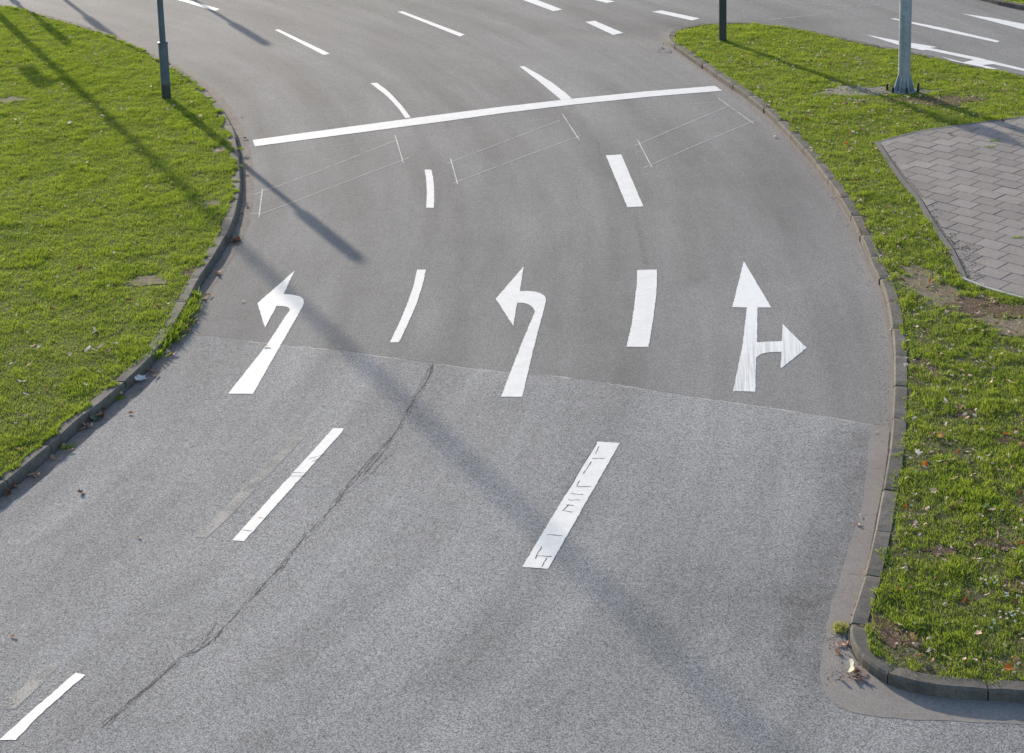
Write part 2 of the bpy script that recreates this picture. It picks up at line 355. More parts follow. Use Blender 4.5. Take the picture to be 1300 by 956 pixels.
# dark dirt seams: between gutter and kerb, and across the gutter
def ribbon(pts, w, jit, seed=0, step=.04, taper=True):
    L = spline(pts, step); r = np.random.default_rng(seed)
    n = len(L); off = np.cumsum(r.normal(0, jit, n)); off -= np.linspace(off[0], off[-1], n); off += r.normal(0, jit*.8, n)
    L = offset(L, off); ww = w*(.35+1.1*r.random(n))
    if taper: ww = ww*np.minimum(1, np.minimum(np.arange(n), np.arange(n)[::-1])/6+.1)
    return offset(L, ww/2), offset(L, -ww/2)
for nm, Lx, d in (('gutter_seam', RK[i1:i0], .022), ('gutter_seam', LK, -.012)):
    Lo = offset(Lx, d); A, B = ribbon([tuple(p) for p in Lo[::4]], .014, .001, 5); tag(strip(nm, A, B, .005, CRACKS), kind='structure')
for (a, b) in [((1102, 596), (1127, 594)), ((1091, 655), (1117, 654)), ((1068, 727), (1101, 731)), ((1046, 812), (1077, 806))]:
    A, B = ribbon(GL([a, b]), .009, .002, 6); tag(strip('gutter_seam', A, B, .005, CRACKS), kind='structure')

# ------------------------------------------------------------------ lawns
LKb, RKb, FKb = offset(LK, .15), offset(RK, -.16), offset(FARK, .15)
left_poly = [tuple(p) for p in LKb[::2]]+[tuple(LKb[-1]), (-60, 70), (-60, 5)]
right_poly = [tuple(p) for p in RKb[::2]]+[tuple(RKb[-1]), (45, 20)]
far_poly = [tuple(p) for p in FKb[::2]]+[(40, 60), (20, 70)]
for pol in (left_poly, right_poly, far_poly):
    tag(sheet('lawn', pol, LZ, TURF), kind='structure')
def lawnpx(u, v): return G(u, v, LZ)
# bare patches: (centre px, radii m, rotation, material, seed)
patches = []
def patch(u, v, rx, ry, mat, seed, rot=0, amp=.3, z=.107, name='soil_patch'):
    c = lawnpx(u, v); pg = irregular(c[0], c[1], rx, ry, rot, n=70, amp=amp*1.5, seed=seed); patches.append((np.array(pg), c, max(rx, ry)))
    tag(sheet(name, pg, z, mat), kind='structure')
patch(188, 357, .30, .24, BARE, 11, amp=.2); patch(8, 127, .45, .28, BARE, 12); patch(278, 191, .16, .22, BARE, 13); patch(268, 260, .2, .18, BARE, 14); patch(241, 345, .10, .2, BROWN, 40)
patch(1192, 372, .42, .95, BARE, 15, rot=.25); patch(1255, 392, .60, .35, BROWN, 16, z=.112); patch(1290, 415, .5, .25, BARE, 17, z=.110)
patch(1128, 800, .17, .45, BROWN, 18, rot=.5); patch(1262, 690, .25, .12, BROWN, 19); patch(1290, 745, .2, .2, BROWN, 20); patch(1225, 525, .2, .12, BROWN, 21); patch(1280, 560, .22, .1, BROWN, 22)
patch(1160, 855, .25, .07, BROWN, 23); patch(1105, 116, .95, .42, GREYC, 24); patch(1200, 128, .6, .4, BROWN, 25, z=.109); patch(1180, 470, .1, .35, BROWN, 26); patch(1195, 700, .22, .08, BROWN, 43); patch(1130, 128, .5, .2, BROWN, 44, z=.111)

# ------------------------------------------------------------------ paved walk
def paving():
    ang = math.radians(-45.5); ca, sa = math.cos(ang), math.sin(ang); lw, ww = .44, .36; o0 = G(1290, 330, .12)
    slabs = []; bm = bmesh.new(); lay = bm.verts.layers.float.new('tint'); r = random.Random(3)
    for i in range(-22, 26):
        for j in range(-22, 26):
            cx = (i+(.5 if j % 2 else 0)+.06*math.sin(j*2.1))*lw; cy = j*ww
            X0, Y0 = o0[0]+cx*ca-cy*sa, o0[1]+cx*sa+cy*ca
            if X0 < 5 or X0 > 16 or Y0 < 20 or Y0 > 40: continue
            hx, hy = lw/2-.003, ww/2-.003; z = .125+r.gauss(0, .0016); tx, ty = r.gauss(0, .004), r.gauss(0, .004); tn = r.random(); rt_ = r.gauss(0, .006)
            vs = []
            for (dx, dy, zz) in ((-hx, -hy, 0), (hx, -hy, 0), (hx, hy, 0), (-hx, hy, 0), (-hx+.006, -hy+.006, 1), (hx-.006, -hy+.006, 1), (hx-.006, hy-.006, 1), (-hx+.006, hy-.006, 1)):
                dx2, dy2 = dx-dy*rt_, dy+dx*rt_
                v = bm.verts.new((X0+dx2*ca-dy2*sa, Y0+dx2*sa+dy2*ca, (z+dx*tx+dy*ty) if zz else z-.006)); v[lay] = tn; vs.append(v)
            bm.faces.new(vs[4:8]); slabs.append(vs)
            for a in range(4): bm.faces.new((vs[a], vs[(a+1) % 4], vs[4+(a+1) % 4], vs[4+a]))
    segs = [(pe[k+1], pe[k], .03) for k in range(len(pe)-1)]+[(pl[k], pl[k+1], .07+.03*(k % 3)) for k in range(len(pl)-1)]+[(pb[k], pb[k+1], .03) for k in range(len(pb)-1)]
    groups = {}
    for isl in slabs:
        c = sum((v.co for v in isl), Vector())/len(isl); best = None
        for k, (a, b, ins) in enumerate(segs):
            a, b = np.array(a), np.array(b); t = np.clip(np.dot(np.array(c.xy)-a, b-a)/np.dot(b-a, b-a), 0, 1); d = np.linalg.norm(np.array(c.xy)-a-t*(b-a))
            if best is None or d < best[0]-1e-6: best = (d, k)
        inn = inside(np.array([c.xy[:]]), np.array(PAV))[0]
        if best[0] > .4:
            if not inn: bmesh.ops.delete(bm, geom=isl, context='VERTS')
            continue
        groups.setdefault(best[1], []).append(isl)
    for k, sl_ in groups.items():
        a, b, ins = segs[k]; a, b = Vector((*a, 0)), Vector((*b, 0)); nrm = Vector(((b-a).y, -(b-a).x, 0)).normalized()
        vs = [v for s_ in sl_ for v in s_]; fs = {f for v in vs for f in v.link_faces}; es = {e_ for v in vs for e_ in v.link_edges}
        bmesh.ops.bisect_plane(bm, geom=list(vs)+list(es)+list(fs), plane_co=a-nrm*ins, plane_no=nrm, clear_outer=True)
    return tag(bm_obj('pavement', bm, SLAB), kind='structure')
paving()
tag(sheet('pavement_bedding', PAV, .118, GRIT), kind='structure')
def edging(name, pts, w, z0, z1, mat):
    L = spline(pts, .15); A, B = offset(L, w/2), offset(L, -w/2); n = len(L); V, Fc = [], []
    for a, b in zip(A, B): V += [(a[0], a[1], z0), (a[0], a[1], z1), (b[0], b[1], z1), (b[0], b[1], z0)]
    for i in range(n-1):
        for q in range(3): a = i*4+q; Fc.append((a, a+1, a+5, a+4))
    Fc += [(0, 1, 2, 3), tuple(4*(n-1)+q for q in (3, 2, 1, 0))]
    o = mesh_obj(name, V, Fc, mat, tint=[.5]*len(V)); bm = bmesh.new(); bm.from_mesh(o.data); bmesh.ops.recalc_face_normals(bm, faces=bm.faces); bm.to_mesh(o.data); bm.free(); return tag(o, kind='structure')
edging('paving_edge', [(x+.01, y-.01) for x, y in pe], .07, .05, .128, EDGE); edging('paving_edge', pl, .085, .05, .1345, EDGE); edging('paving_edge', [(x-.03, y) for x, y in pb], .055, .03, .141, EDGE_L)

# ------------------------------------------------------------------ painted markings
MZ = .004
def marking(name, px, label, cat, group=None, mat=PAINT, z=MZ):
    g = [np.array(p) for p in GL(px)]; out = []; r = np.random.default_rng(int(abs(px[0][0]))+7)
    for a, b in zip(g, g[1:]+g[:1]):      # slightly worn, uneven paint edges
        n = max(1, int(np.linalg.norm(b-a)/.045))
        for k in range(n): out.append(a+(b-a)*k/n+(r.normal(0, .0028, 2) if k else 0))
    o = sheet(name, [tuple(p) for p in out], z, mat); tag(o, label, cat, group); return o
marking('lane_arrow', [(373.9, 344.1), (360, 373.7), (368, 374), (375.4, 375.2), (380, 376.4), (383.3, 378.3), (385.5, 381), (385.8, 384.5), (383, 392), (351, 447.6), (321.2, 500.3), (289.8, 500), (340.6, 435.4), (363, 400.8), (367.9, 395), (367.8, 392.5), (366, 390.6), (363, 389.5), (358.5, 388.9), (351, 388.7), (336.3, 416.6), (327, 385)],
        'white left-turn arrow painted in the leftmost lane, nearest the left kerb', 'road marking', 'turn arrows painted before the stop line')
marking('lane_arrow', [(664.8, 338.5), (660, 370), (667, 369.7), (674.6, 370), (680.5, 370.8), (686, 372.6), (690.3, 375), (692.5, 378), (693, 381), (692.7, 384.6), (677.4, 443), (663, 504), (636, 504), (662.4, 435.4), (678.4, 397.8), (678.6, 394.5), (677.4, 391.7), (674.5, 388.7), (670.8, 386.7), (667, 385.3), (663.3, 384.7), (656.7, 384.6), (651.6, 413.8), (629.4, 379.5)],
        'white left-turn arrow painted in the middle lane between two dashed lines', 'road marking', 'turn arrows painted before the stop line')
marking('lane_arrow', [(944.4, 332), (979.2, 390.6), (961.7, 390.6), (961, 435), (975.6, 434), (992.5, 433.5), (993.5, 411.5), (1024, 442), (991, 468.7), (992, 446.9), (979.6, 447.3), (972, 448.2), (965.5, 450.2), (960, 454.2), (959, 497.6), (930.7, 497), (942.8, 437.3), (948.4, 390.6), (929.5, 390.2)],
        'white two-headed arrow for straight on and right, tyre-streaked stem, right lane', 'road marking', 'turn arrows painted before the stop line', PAINT_S)
marking('stop_line', [(320.6, 178), (440, 161.6), (560, 145.5), (640, 135.4), (723, 126), (820, 116.3), (907.7, 109.2), (917, 115.4), (825, 123), (727.7, 133), (640, 143.6), (560, 154.8), (445, 170), (323.8, 186)],
        'long solid white stop line crossing the whole curved road', 'road marking', z=MZ+.0012)
dashes = [
 ([(216, -2.5), (227, -3), (279, 11.6), (273, 14)], 'thin white dash at the top edge of the road, right of the left pole', 'thin lane dashes beyond the stop line'),
 ([(348.6, 38), (353.7, 37.3), (418.7, 68.2), (411, 70)], 'thin white dash beyond the stop line, above its left end', 'thin lane dashes beyond the stop line'),
 ([(504.5, 15), (511, 14.4), (590, 44.1), (584, 46.6)], 'longest thin white dash lying alone at the top centre of the road', 'thin lane dashes beyond the stop line'),
 ([(658, -2), (674, -3), (714, 12.3), (702.5, 14.4)], 'short wide white dash at the top edge, left of the other wide top dashes', 'wide dashes at the junction'),
 ([(738, -4), (754, -4.5), (781, 2.2), (770, 3.9)], 'tiny cut-off white dash at the very top edge above the island tip', 'wide dashes at the junction'),
 ([(743, 28), (755, 26.5), (791.5, 42), (778.6, 44.6)], 'short wide white dash just left of the grass island tip', 'wide dashes at the junction'),
 ([(827.7, 15), (839.5, 13.3), (888.6, 23.6), (878.5, 26.2)], 'short white dash on the far road directly above the grass island tip', 'wide dashes at the junction'),
 ([(470, 105.6), (478.4, 105.3), (488, 112), (497.7, 120.8), (511, 135.4), (521.4, 149.3), (514.6, 150.2), (507.5, 140), (499.4, 130.5), (491, 122), (484, 116.3)], 'thin curved white dash that runs down onto the stop line, left of centre', 'thin lane dashes beyond the stop line'),
 ([(659.5, 84.6), (665, 84.1), (683, 94), (700.8, 105), (716, 116.5), (726, 125.2), (719, 126.3), (712.6, 127), (698, 115), (683.8, 103)], 'thin white dash that runs down onto the stop line, right of centre', 'thin lane dashes beyond the stop line'),
 ([(539, 215.6), (547.4, 215.6), (550, 226), (551, 237), (551.3, 250), (551, 264), (541, 264), (541.9, 250), (541.6, 237), (540.8, 226)], 'short narrow white dash just below the stop line, left of centre', 'narrow dashes left of the middle lane'),
 ([(769, 197.3), (788.8, 196.3), (816.9, 262.3), (796.6, 263.3)], 'wide white slanting dash just below the stop line, leaning left', 'wide dashes right of the middle lane'),
 ([(529.8, 342.5), (540.7, 342.5), (535.8, 364.5), (528, 388), (517.5, 412), (506.4, 434.9), (495, 434.9), (506.5, 411), (516.3, 388), (524.6, 364.5)], 'long narrow curved white dash between the two left-turn arrows', 'narrow dashes left of the middle lane'),
 ([(809, 343), (833.8, 342.5), (834, 360), (832.6, 378), (829, 408), (823.3, 440.6), (795.5, 440.6), (802, 412), (806, 382), (808.6, 360)], 'broad bright white dash between the middle arrow and the right arrow', 'wide dashes right of the middle lane'),
 ([(423, 543.9), (436, 543.9), (434, 549), (309.7, 687.6), (295, 686.3), (300, 680)], 'narrow cracked white dash on the coarse asphalt, left of the road crack', 'narrow dashes left of the middle lane'),
 ([(758.3, 561), (787, 562.7), (695.7, 722.5), (662.9, 720)], 'broad white dash covered in black cracks, in the middle of the coarse asphalt', 'wide dashes right of the middle lane'),
 ([(96, 854.3), (108.5, 857), (48, 910), (20, 940), (-2, 940), (40, 903)], 'narrow white dash at the bottom left corner of the road', 'narrow dashes left of the middle lane'),
]
dob = []
for px, lab, grp in dashes: dob.append(marking('lane_dash', px, lab, 'road marking', grp))
far = [
 ('lane_line', [(1130, 23.8), (1136, 23.6), (1200, 36.2), (1269, 52.2), (1266, 54.2), (1195, 38.8)], 'long thin solid white line on the far road, just right of the mast', None),
 ('lane_wedge', [(1221, 17.3), (1260, 23), (1300, 30.5), (1340, 39), (1340, 47), (1300, 38), (1262, 28)], 'tapering white wedge on the far road, topmost of its markings', None),
 ('lane_arrow', [(1099, 44), (1140, 52), (1190, 59.8), (1180.5, 61), (1240, 73), (1300, 87.6), (1340, 96), (1340, 99), (1300, 90.3), (1238, 76.5), (1178, 63.5), (1171, 64), (1140, 57)], 'white line with a long arrow point running behind the mast on the far road', None),
 ('lane_arrow', [(1195.7, 72.5), (1222.5, 79.4), (1238, 75.9), (1246, 76.2), (1268.6, 81.2), (1247, 82.9), (1256, 85), (1268.6, 88.2), (1250, 87.2), (1237, 84.6), (1220.6, 81.6)], 'small white arrowhead at the right edge of the far road beside the island', None)]
for nm, px, lab, grp in far: marking(nm, px, lab, 'road marking', grp, z=MZ+(.0015 if '72' in str(px[0]) else 0))
# cracks in the paint of two dashes (thin dark breaks)
def crackset(parent, segs, w):
    for i, sg in enumerate(segs):
        pts = []
        for a, b in zip(sg[:-1], sg[1:]): pts += [(a[0]+(b[0]-a[0])*t, a[1]+(b[1]-a[1])*t) for t in (0, .25, .5, .75)]
        pts.append(sg[-1]); r = np.random.default_rng(50+i); L = np.array(GL([(u+r.normal(0, .35), v+r.normal(0, .25)) for u, v in pts])); ww = w*(.5+.8*r.random(len(L)))*.5
        A, B = offset(L, ww), offset(L, -ww); n = len(A)
        mesh_obj('paint_crack', [(p[0], p[1], MZ+.0015) for p in A]+[(p[0], p[1], MZ+.0015) for p in B], [(k, k+1, n+k+1, n+k) for k in range(n-1)], CRACKS, parent)
q = lambda x, y: (430+x/2.9545, 560+y/2.9545)
crackset(dob[14], [[q(975, 22), q(962, 48)], [q(952, 66), q(998, 66)], [q(948, 78), q(918, 122)], [q(903, 150), q(890, 172), q(945, 172)], [q(872, 197), q(915, 202)], [q(860, 222), q(905, 222)], [q(862, 238), q(840, 262), q(880, 268)], [q(852, 240), q(882, 243)], [q(782, 352), q(838, 356)], [q(762, 395), q(736, 442)], [q(745, 432), q(800, 433)], [q(780, 440), q(762, 472)], [q(968, 10), q(905, 112), q(850, 202)]], .010)
q = lambda x, y: (x/2.9545, 560+y/2.9545)
crackset(dob[13], [[q(1098, 120), q(1148, 120)], [q(1086, 132), q(1140, 132)], [q(970, 288), q(996, 292)], [q(908, 335), q(945, 338)], [q(1160, 66), q(1215, 52)], [q(1168, 78), q(1200, 66)]], .009)
# ghost paint, survey lines, long crack
tag(strip('old_marking', *[np.array(GL(x)) for x in ([(386, 544), (330, 598), (276, 654), (246, 682)], [(396, 545), (344, 600), (294, 654), (262, 683)])], .003, GHOST), 'ghostly worn remains of an old beige dash beside the cracked narrow dash', 'road marking')
tag(strip('old_marking', *[np.array(GL(x)) for x in ([(58, 845), (40, 862), (0, 900)], [(74, 846), (60, 862), (20, 900)])], .003, GHOST), 'faint worn beige paint patch at the bottom left corner of the road', 'road marking')
def lines(name, segs, w, mat, z, label):
    V, Fc = [], []
    for s in segs:
        L = spline(GL(s), .3); A, B = offset(L, w/2), offset(L, -w/2); b = len(V); n = len(L)
        V += [(p[0], p[1], z) for p in A]+[(p[0], p[1], z) for p in B]; Fc += [(b+i, b+i+1, b+n+i+1, b+n+i) for i in range(n-1)]
    return tag(mesh_obj(name, V, Fc, mat), label, 'road marking', 'thin lines outlining the detector loops')
def loop(long_lo, long_up, le, ri, label):
    o = lines('survey_outline', [long_lo, long_up], .015, FAINT, .0045, label); lines_ = []
    V, Fc = [], []
    for s, zz in ((le, .0052), (ri, .0052)):
        L = np.array(GL(s)); A, B = offset(L, .010), offset(L, -.010); b = len(V)
        mesh_obj('end_line', [(p[0], p[1], zz) for p in A]+[(p[0], p[1], zz) for p in B], [(0, 1, 3, 2)], FAINT, o)
loop([(318, 271.5), (330.6, 272), (420, 238), (519, 200.5)], [(321, 247.5), (400, 219), (503, 178)], [(333.3, 240), (328.7, 276.7)], [(501.5, 171.7), (512, 206.7)], 'thin white rectangle outline in the left lane under the stop line')
loop([(575.4, 233), (650, 204.5), (737, 172.3)], [(567.7, 207.5), (640, 180), (711, 153)], [(572, 201.5), (581, 234)], [(714, 145), (735.5, 178)], 'thin white rectangle outline in the middle lane under the stop line')
loop([(817, 213.5), (880, 186), (958.5, 153)], [(806, 185), (865, 160), (926, 134.5)], [(809, 177), (827.5, 212.5)], [(912, 125), (957.5, 157.5)], 'thin white rectangle outline in the right lane under the stop line')
o = lines('survey_line', [[(328, 198), (450, 182), (560, 166.5), (714, 149), (800, 139), (914, 129)]], .018, FAINTER, .0048, 'faint thin line running parallel just below the stop line'); o['group'] = 'faint survey lines'
o = lines('survey_line', [[(975, 25), (1040, 18), (1110, 2)], [(890, 28), (955, 37), (990, 40)], [(1010, 3), (1090, 8), (1120, 5)]], .05, FAINTER, .004, 'faint scuffed lines on the far road between the dark pole and the mast'); o['group'] = 'faint survey lines'
cr = [([(551, 461), (541, 482), (528, 505), (515, 528)], .030), ([(549, 462), (545, 478)], .03), ([(515, 528), (498, 552), (470, 585), (440, 618), (425, 640), (408, 660)], .022), ([(512, 530), (490, 570), (458, 605)], .014), ([(408, 660), (385, 685), (372, 703), (352, 725), (330, 748), (308, 770)], .022), ([(400, 662), (378, 694), (360, 712)], .012), ([(308, 770), (290, 793), (262, 820), (236, 832), (215, 848), (192, 868), (160, 893), (130, 925)], .024), ([(303, 775), (272, 795), (250, 828), (225, 836)], .012), ([(430, 632), (470, 600), (500, 570)], .008), ([(175, 852), (190, 836), (208, 822)], .007)]
V, Fc = [], []
for i, (sg, wd) in enumerate(cr):
    for rep in range(4):
        r_ = np.random.default_rng(300+i*5+rep); f0 = 0 if rep == 0 else r_.random()*.5; n0 = max(0, int(f0*len(sg))); sub = sg[n0:] if len(sg)-n0 >= 2 else sg
        A, B = ribbon(GL([(u+r_.normal(0, 2.6)*(rep > 0), v+r_.normal(0, 1.5)*(rep > 0)) for u, v in sub]), wd*(.62 if rep == 0 else .30), .0035, 90+i*7+rep, .022); b = len(V); n = len(A)
        V += [(p[0], p[1], .0008+.00018*i+.00004*rep) for p in A]+[(p[0], p[1], .0008+.00018*i+.00004*rep) for p in B]; Fc += [(b+k, b+k+1, b+n+k+1, b+n+k) for k in range(n-1)]
tag(mesh_obj('road_crack', V, Fc, CRACK), kind='structure')

# ------------------------------------------------------------------ grass
def in_view(P, m):
    # plan outline seen from the bridge, widened by m metres
    return (P[:, 1] > 13.6-m) & (P[:, 1] < 49+m) & (P[:, 0] > -.300*P[:, 1]-.1-m) & (P[:, 0] < .300*P[:, 1]+.1+m)
def grass_field(polys, dens, margin=3.5):
    out = []
    for poly in polys:
        poly = np.array(poly); lo = np.maximum(poly.min(0), [-19, 12]); hi = np.minimum(poly.max(0), [19, 53])
        n = int((hi-lo).prod()*dens); Q = lo+rng.random((n, 2))*(hi-lo)
        k = in_view(Q, margin); Q = Q[k]; k = in_view(Q, .7) | (rng.random(len(Q)) < .35); Q = Q[k]
        jig = np.stack([vnoise(Q, 4, 31)-.5, vnoise(Q, 4, 32)-.5], 1)*.24+np.stack([vnoise(Q, 14, 33)-.5, vnoise(Q, 14, 34)-.5], 1)*.10
        out.append(Q[inside(Q+jig*.75, poly) & inside(Q, poly+0) | inside(Q+jig, poly) & ~inside(Q, poly) & (rng.random(len(Q)) < .75)])
    return np.concatenate(out)
DENS = 4700
Q = grass_field([left_poly, right_poly, far_poly], DENS)
k = ~inside(Q, np.array(PAV)); Q = Q[k]
keep = np.ones(len(Q), bool)
for pg, c, r in patches:
    near = np.linalg.norm(Q-np.array(c), axis=1) < r*2.2; idx = np.where(near)[0]
    jig = np.stack([vnoise(Q[idx], 9, 41)-.5, vnoise(Q[idx], 9, 42)-.5], 1)*.30
    ins = inside(Q[idx]+jig, pg); keep[idx[ins & (rng.random(len(idx)) < .86)]] = False
Q = Q[keep]
# turf creeping over the kerb tops
kq = []
for L, sd_, amt in ((LK, 1, .50), (RK, -1, .66)):
    Lc = L[(L[:, 1] < 47)]; n = 90000; ii = rng.integers(0, len(Lc)-1, n); off = rng.random(n)*.155+.01
    p = offset(Lc, sd_*1e-9)[ii]+rng.normal(0, .05, (n, 2))*0; t_ = np.gradient(Lc, axis=0)[ii]; t_ /= np.linalg.norm(t_, axis=1)[:, None]
    p = p+t_*(rng.random(n)[:, None]-.5)*.12+np.stack([-t_[:, 1], t_[:, 0]], 1)*(sd_*off)[:, None]
    cov = vnoise(p, 1.6, 71)*.55+vnoise(p, 6, 72)*.45
    kq.append(p[(cov > amt+.28*(1-off/.165)) & in_view(p, 1)])
kq = np.concatenate(kq); onk = np.concatenate([np.zeros(len(Q), bool), np.ones(len(kq), bool)]); Q = np.concatenate([Q, kq])
right = Q[:, 0] > 0
rough = np.where(right, np.clip((34-Q[:, 1])/12, 0, 1), 0)           # the near right verge is rougher
cl = vnoise(Q, 3.0, 51)*.5+vnoise(Q, 8.0, 52)*.5; fine = vnoise(Q, 22, 53)
thin = rng.random(len(Q)) < np.clip(1.15-rough*1.5*np.clip(.52-cl, 0, 1)*2.0, .25, 1)
Q, rough, cl, fine, right, onk = Q[thin], rough[thin], cl[thin], fine[thin], right[thin], onk[thin]
N = len(Q)
h = (.010+.034*cl**1.4+.016*fine+.016*(vnoise(Q, 2.1, 57) > .72))*(1+.35*rough*(cl*1.4))*(.6+.8*rng.random(N)); dist = np.hypot(Q[:, 0], Q[:, 1])
wd = (.0035+.0030*rng.random(N))*(1+.022*(dist-15)); wd = np.maximum(wd, .004)
big = (rng.random(N) < .03+.04*rough); wd[big] *= 2.6; h[big] *= .75
az = rng.random(N)*6.283; tilt = np.abs(rng.normal(.35, .38, N)); tilt = np.clip(tilt, 0, 1.35); ta = rng.random(N)*6.283
bx, by = np.cos(az)*wd/2, np.sin(az)*wd/2; tx, ty = np.sin(tilt)*np.cos(ta)*h*1.1, np.sin(tilt)*np.sin(ta)*h*1.1; tz = np.cos(tilt)*h
z0 = np.full(N, LZ-.004)+.012*cl; z0[onk] = KH-.008; h[onk] *= .8
V = np.empty((N, 4, 3), 'f')
V[:, 0] = np.stack([Q[:, 0]-bx, Q[:, 1]-by, z0], 1); V[:, 1] = np.stack([Q[:, 0]+bx, Q[:, 1]+by, z0], 1)
V[:, 2] = np.stack([Q[:, 0]+bx*.8+tx*.40, Q[:, 1]+by*.8+ty*.40, z0+tz*.62], 1); V[:, 3] = np.stack([Q[:, 0]+tx, Q[:, 1]+ty, z0+tz], 1)
me = bpy.data.meshes.new('grass'); me.vertices.add(N*4); me.vertices.foreach_set('co', V.ravel())
me.loops.add(N*4); me.loops.foreach_set('vertex_index', (np.array([0, 1, 2, 3])[None]+4*np.arange(N)[:, None]).ravel().astype('i'))
me.polygons.add(N); me.polygons.foreach_set('loop_start', (4*np.arange(N)).astype('i'))
try: me.polygons.foreach_set('loop_total', np.full(N, 4, 'i'))
except Exception: pass
tint = np.clip(.60*rng.random(N)**1.3+.75*vnoise(Q, 1.3, 61)*vnoise(Q, 9, 62)+.25*fine-.05-.10*rough, 0, 1)
dry = np.where(rng.random(N) < .05+.10*rough*(vnoise(Q, 2.5, 63) > .45), .4+.6*rng.random(N), 0)
for nm, val in (('tint', tint), ('dry', dry)):
    a = me.attributes.new(nm, 'FLOAT', 'POINT'); a.data.foreach_set('value', np.repeat(val, 4).astype('f'))
me.materials.append(GRASS); me.update(); me.validate()
go = bpy.data.objects.new('grass', me); COL.objects.link(go); tag(go, 'short sunlit green grass covering both lawns', 'grass', kind='stuff')
print('blades', N)

# ------------------------------------------------------------------ weeds
def tuft(name, spots, hmean, spread, nb, label, mat=GRASS, dryv=0., z=.0, seed=1, cat='weeds', kind=None, group=None):
    r = np.random.default_rng(seed); V, Fc, T, D = [], [], [], []
    for (x, y) in spots:
        for _ in range(nb):
            a, b, t = r.random()*6.28, r.random()*6.28, abs(r.normal(.45, .35)); px, py = x+r.normal(0, spread), y+r.normal(0, spread)
            hh = hmean*(.4+r.random()); w_ = .004+.004*r.random(); i = len(V)
            ux, uy = math.cos(a)*w_, math.sin(a)*w_; tx, ty, tz = math.sin(t)*math.cos(b)*hh, math.sin(t)*math.sin(b)*hh, math.cos(t)*hh
            V += [(px-ux, py-uy, z), (px+ux, py+uy, z), (px+ux*.8+tx*.4, py+uy*.8+ty*.4, z+tz*.65), (px+tx, py+ty, z+tz)]; Fc.append((i, i+1, i+2, i+3)); T += [r.random()*.7]*4; D += [dryv*r.random()]*4
    o = mesh_obj(name, V, Fc, mat, tint=T); setattrf(o, 'dry', D); return tag(o, label, cat, group, kind)
gsp = [G(u, v) for u, v in [(243, 389), (240, 396), (236, 401), (232, 406), (228, 411), (224, 416), (221, 421), (217, 426), (213, 431), (209, 437), (205, 442), (200, 447), (195, 454), (246, 380), (233, 412), (226, 422), (218, 432)]]
gsp = [(x+.02, y) for x, y in gsp]+[(x-.05, y+.02) for x, y in gsp]
tuft('weed_strip', gsp, .12, .050, 110, 'long strip of tall green weeds growing in the left gutter beside the kerb', group='weeds growing along the kerbs')
tuft('weed_clump', [G(1066, 803), G(1069, 797), G(1064, 798)], .055, .028, 70, 'small dry straw-coloured weed in the right gutter near the curved kerb corner', dryv=1.6, group='weeds growing along the kerbs')
for i, (u, v, lab) in enumerate([(306, 189, 'green tuft hanging over the left kerb just below the stop line'), (304, 211, 'green tuft growing over the left kerb, second below the stop line'), (300, 230, 'green tuft growing over the left kerb, third below the stop line'), (180, 461, 'small green weed in the left gutter below the weed strip'), (86, 559, 'green weed in the left gutter beside dry leaves'), (152, 497, 'low green weed at the left kerb near the white scrap')]):
    c = G(u-6, v, .1); c2 = G(u, v, .1)
    tuft('weed_clump', [c, c2], .035, .035, 70, lab, z=.095 if i < 3 else 0.0, seed=20+i, group='weeds growing along the kerbs')
for i, (u, v, lab) in enumerate([(1263, 179, 'tiny green weed in a paving joint inside the shaded paving'), (1256, 187, 'small mossy weed between paving slabs, widest on the paving'), (1291, 302, 'tiny green weed between slabs at the right edge')]):
    tuft('weed_clump', [G(u-3, v, .12), G(u+4, v, .12)], .022, .035, 60, lab, z=.12, seed=30+i, group='weeds growing in the paving')
# dry turf fringe: crumbs along the kerb backs and the paving edges
def crumbs(name, centres, n, spread, smin, smax, mat, zf, label, seed):
    r = np.random.default_rng(seed); V, Fc = [], []
    for i in range(n):
        c = centres[r.integers(len(centres))]; x, y = c[0]+r.normal(0, spread), c[1]+r.normal(0, spread); s = smin+(smax-smin)*r.random()**2; z = zf+s*.3
        b = len(V); a0 = r.random()*6.28
        for k in range(5): a = a0+k*1.257; rr = s*(.6+.6*r.random()); V.append((x+rr*math.cos(a), y+rr*math.sin(a), z+s*r.normal(0, .25)-.002))
        V.append((x, y, z+s*(.5+.4*r.random())))
        for k in range(5): Fc.append((b+k, b+(k+1) % 5, b+5))
        Fc.append(tuple(b+k for k in range(4, -1, -1)))
    return tag(mesh_obj(name, V, Fc, mat), label, 'debris', kind='stuff')
crumbs('loose_grit', [tuple(p) for p in spline([(x+.14, y) for x, y in pl[3:]], .05)]+[G(1235, 338, .12), G(1230, 325, .12), G(1240, 352, .12), G(1225, 315, .12)]*14, 900, .08, .005, .015, BARE, .121, 'broken grey stone chips along the left edge of the paving', 3)
crumbs('loose_grit', [tuple(p) for p in offset(LK, -.08)[30:330]], 500, .06, .003, .010, BROWN, .003, 'dark dirt crumbs lying along the left gutter', 4)
crumbs('loose_grit', [G(u, v) for u, v in [(1068, 822), (1072, 832), (1080, 842), (1088, 852), (1062, 815), (1096, 858), (1075, 855), (1060, 860)]], 420, .06, .003, .009, BARE, .002, 'dirt and crumbs heaped at the bottom right kerb corner', 5)
crumbs('loose_grit', [G(u, v) for u, v in [(840, 62), (847, 66), (852, 55), (856, 52)]], 160, .10, .005, .016, BARE, .002, 'pale stone crumbs around the tip of the grass island', 6)
crumbs('loose_grit', [G(u, v, .1) for u, v in [(1100, 117), (1120, 120), (1085, 114), (1150, 122), (1170, 122), (1135, 114)]], 300, .12, .008, .02, BARE, .108, 'grey rubble scattered around the mast foot', 8)
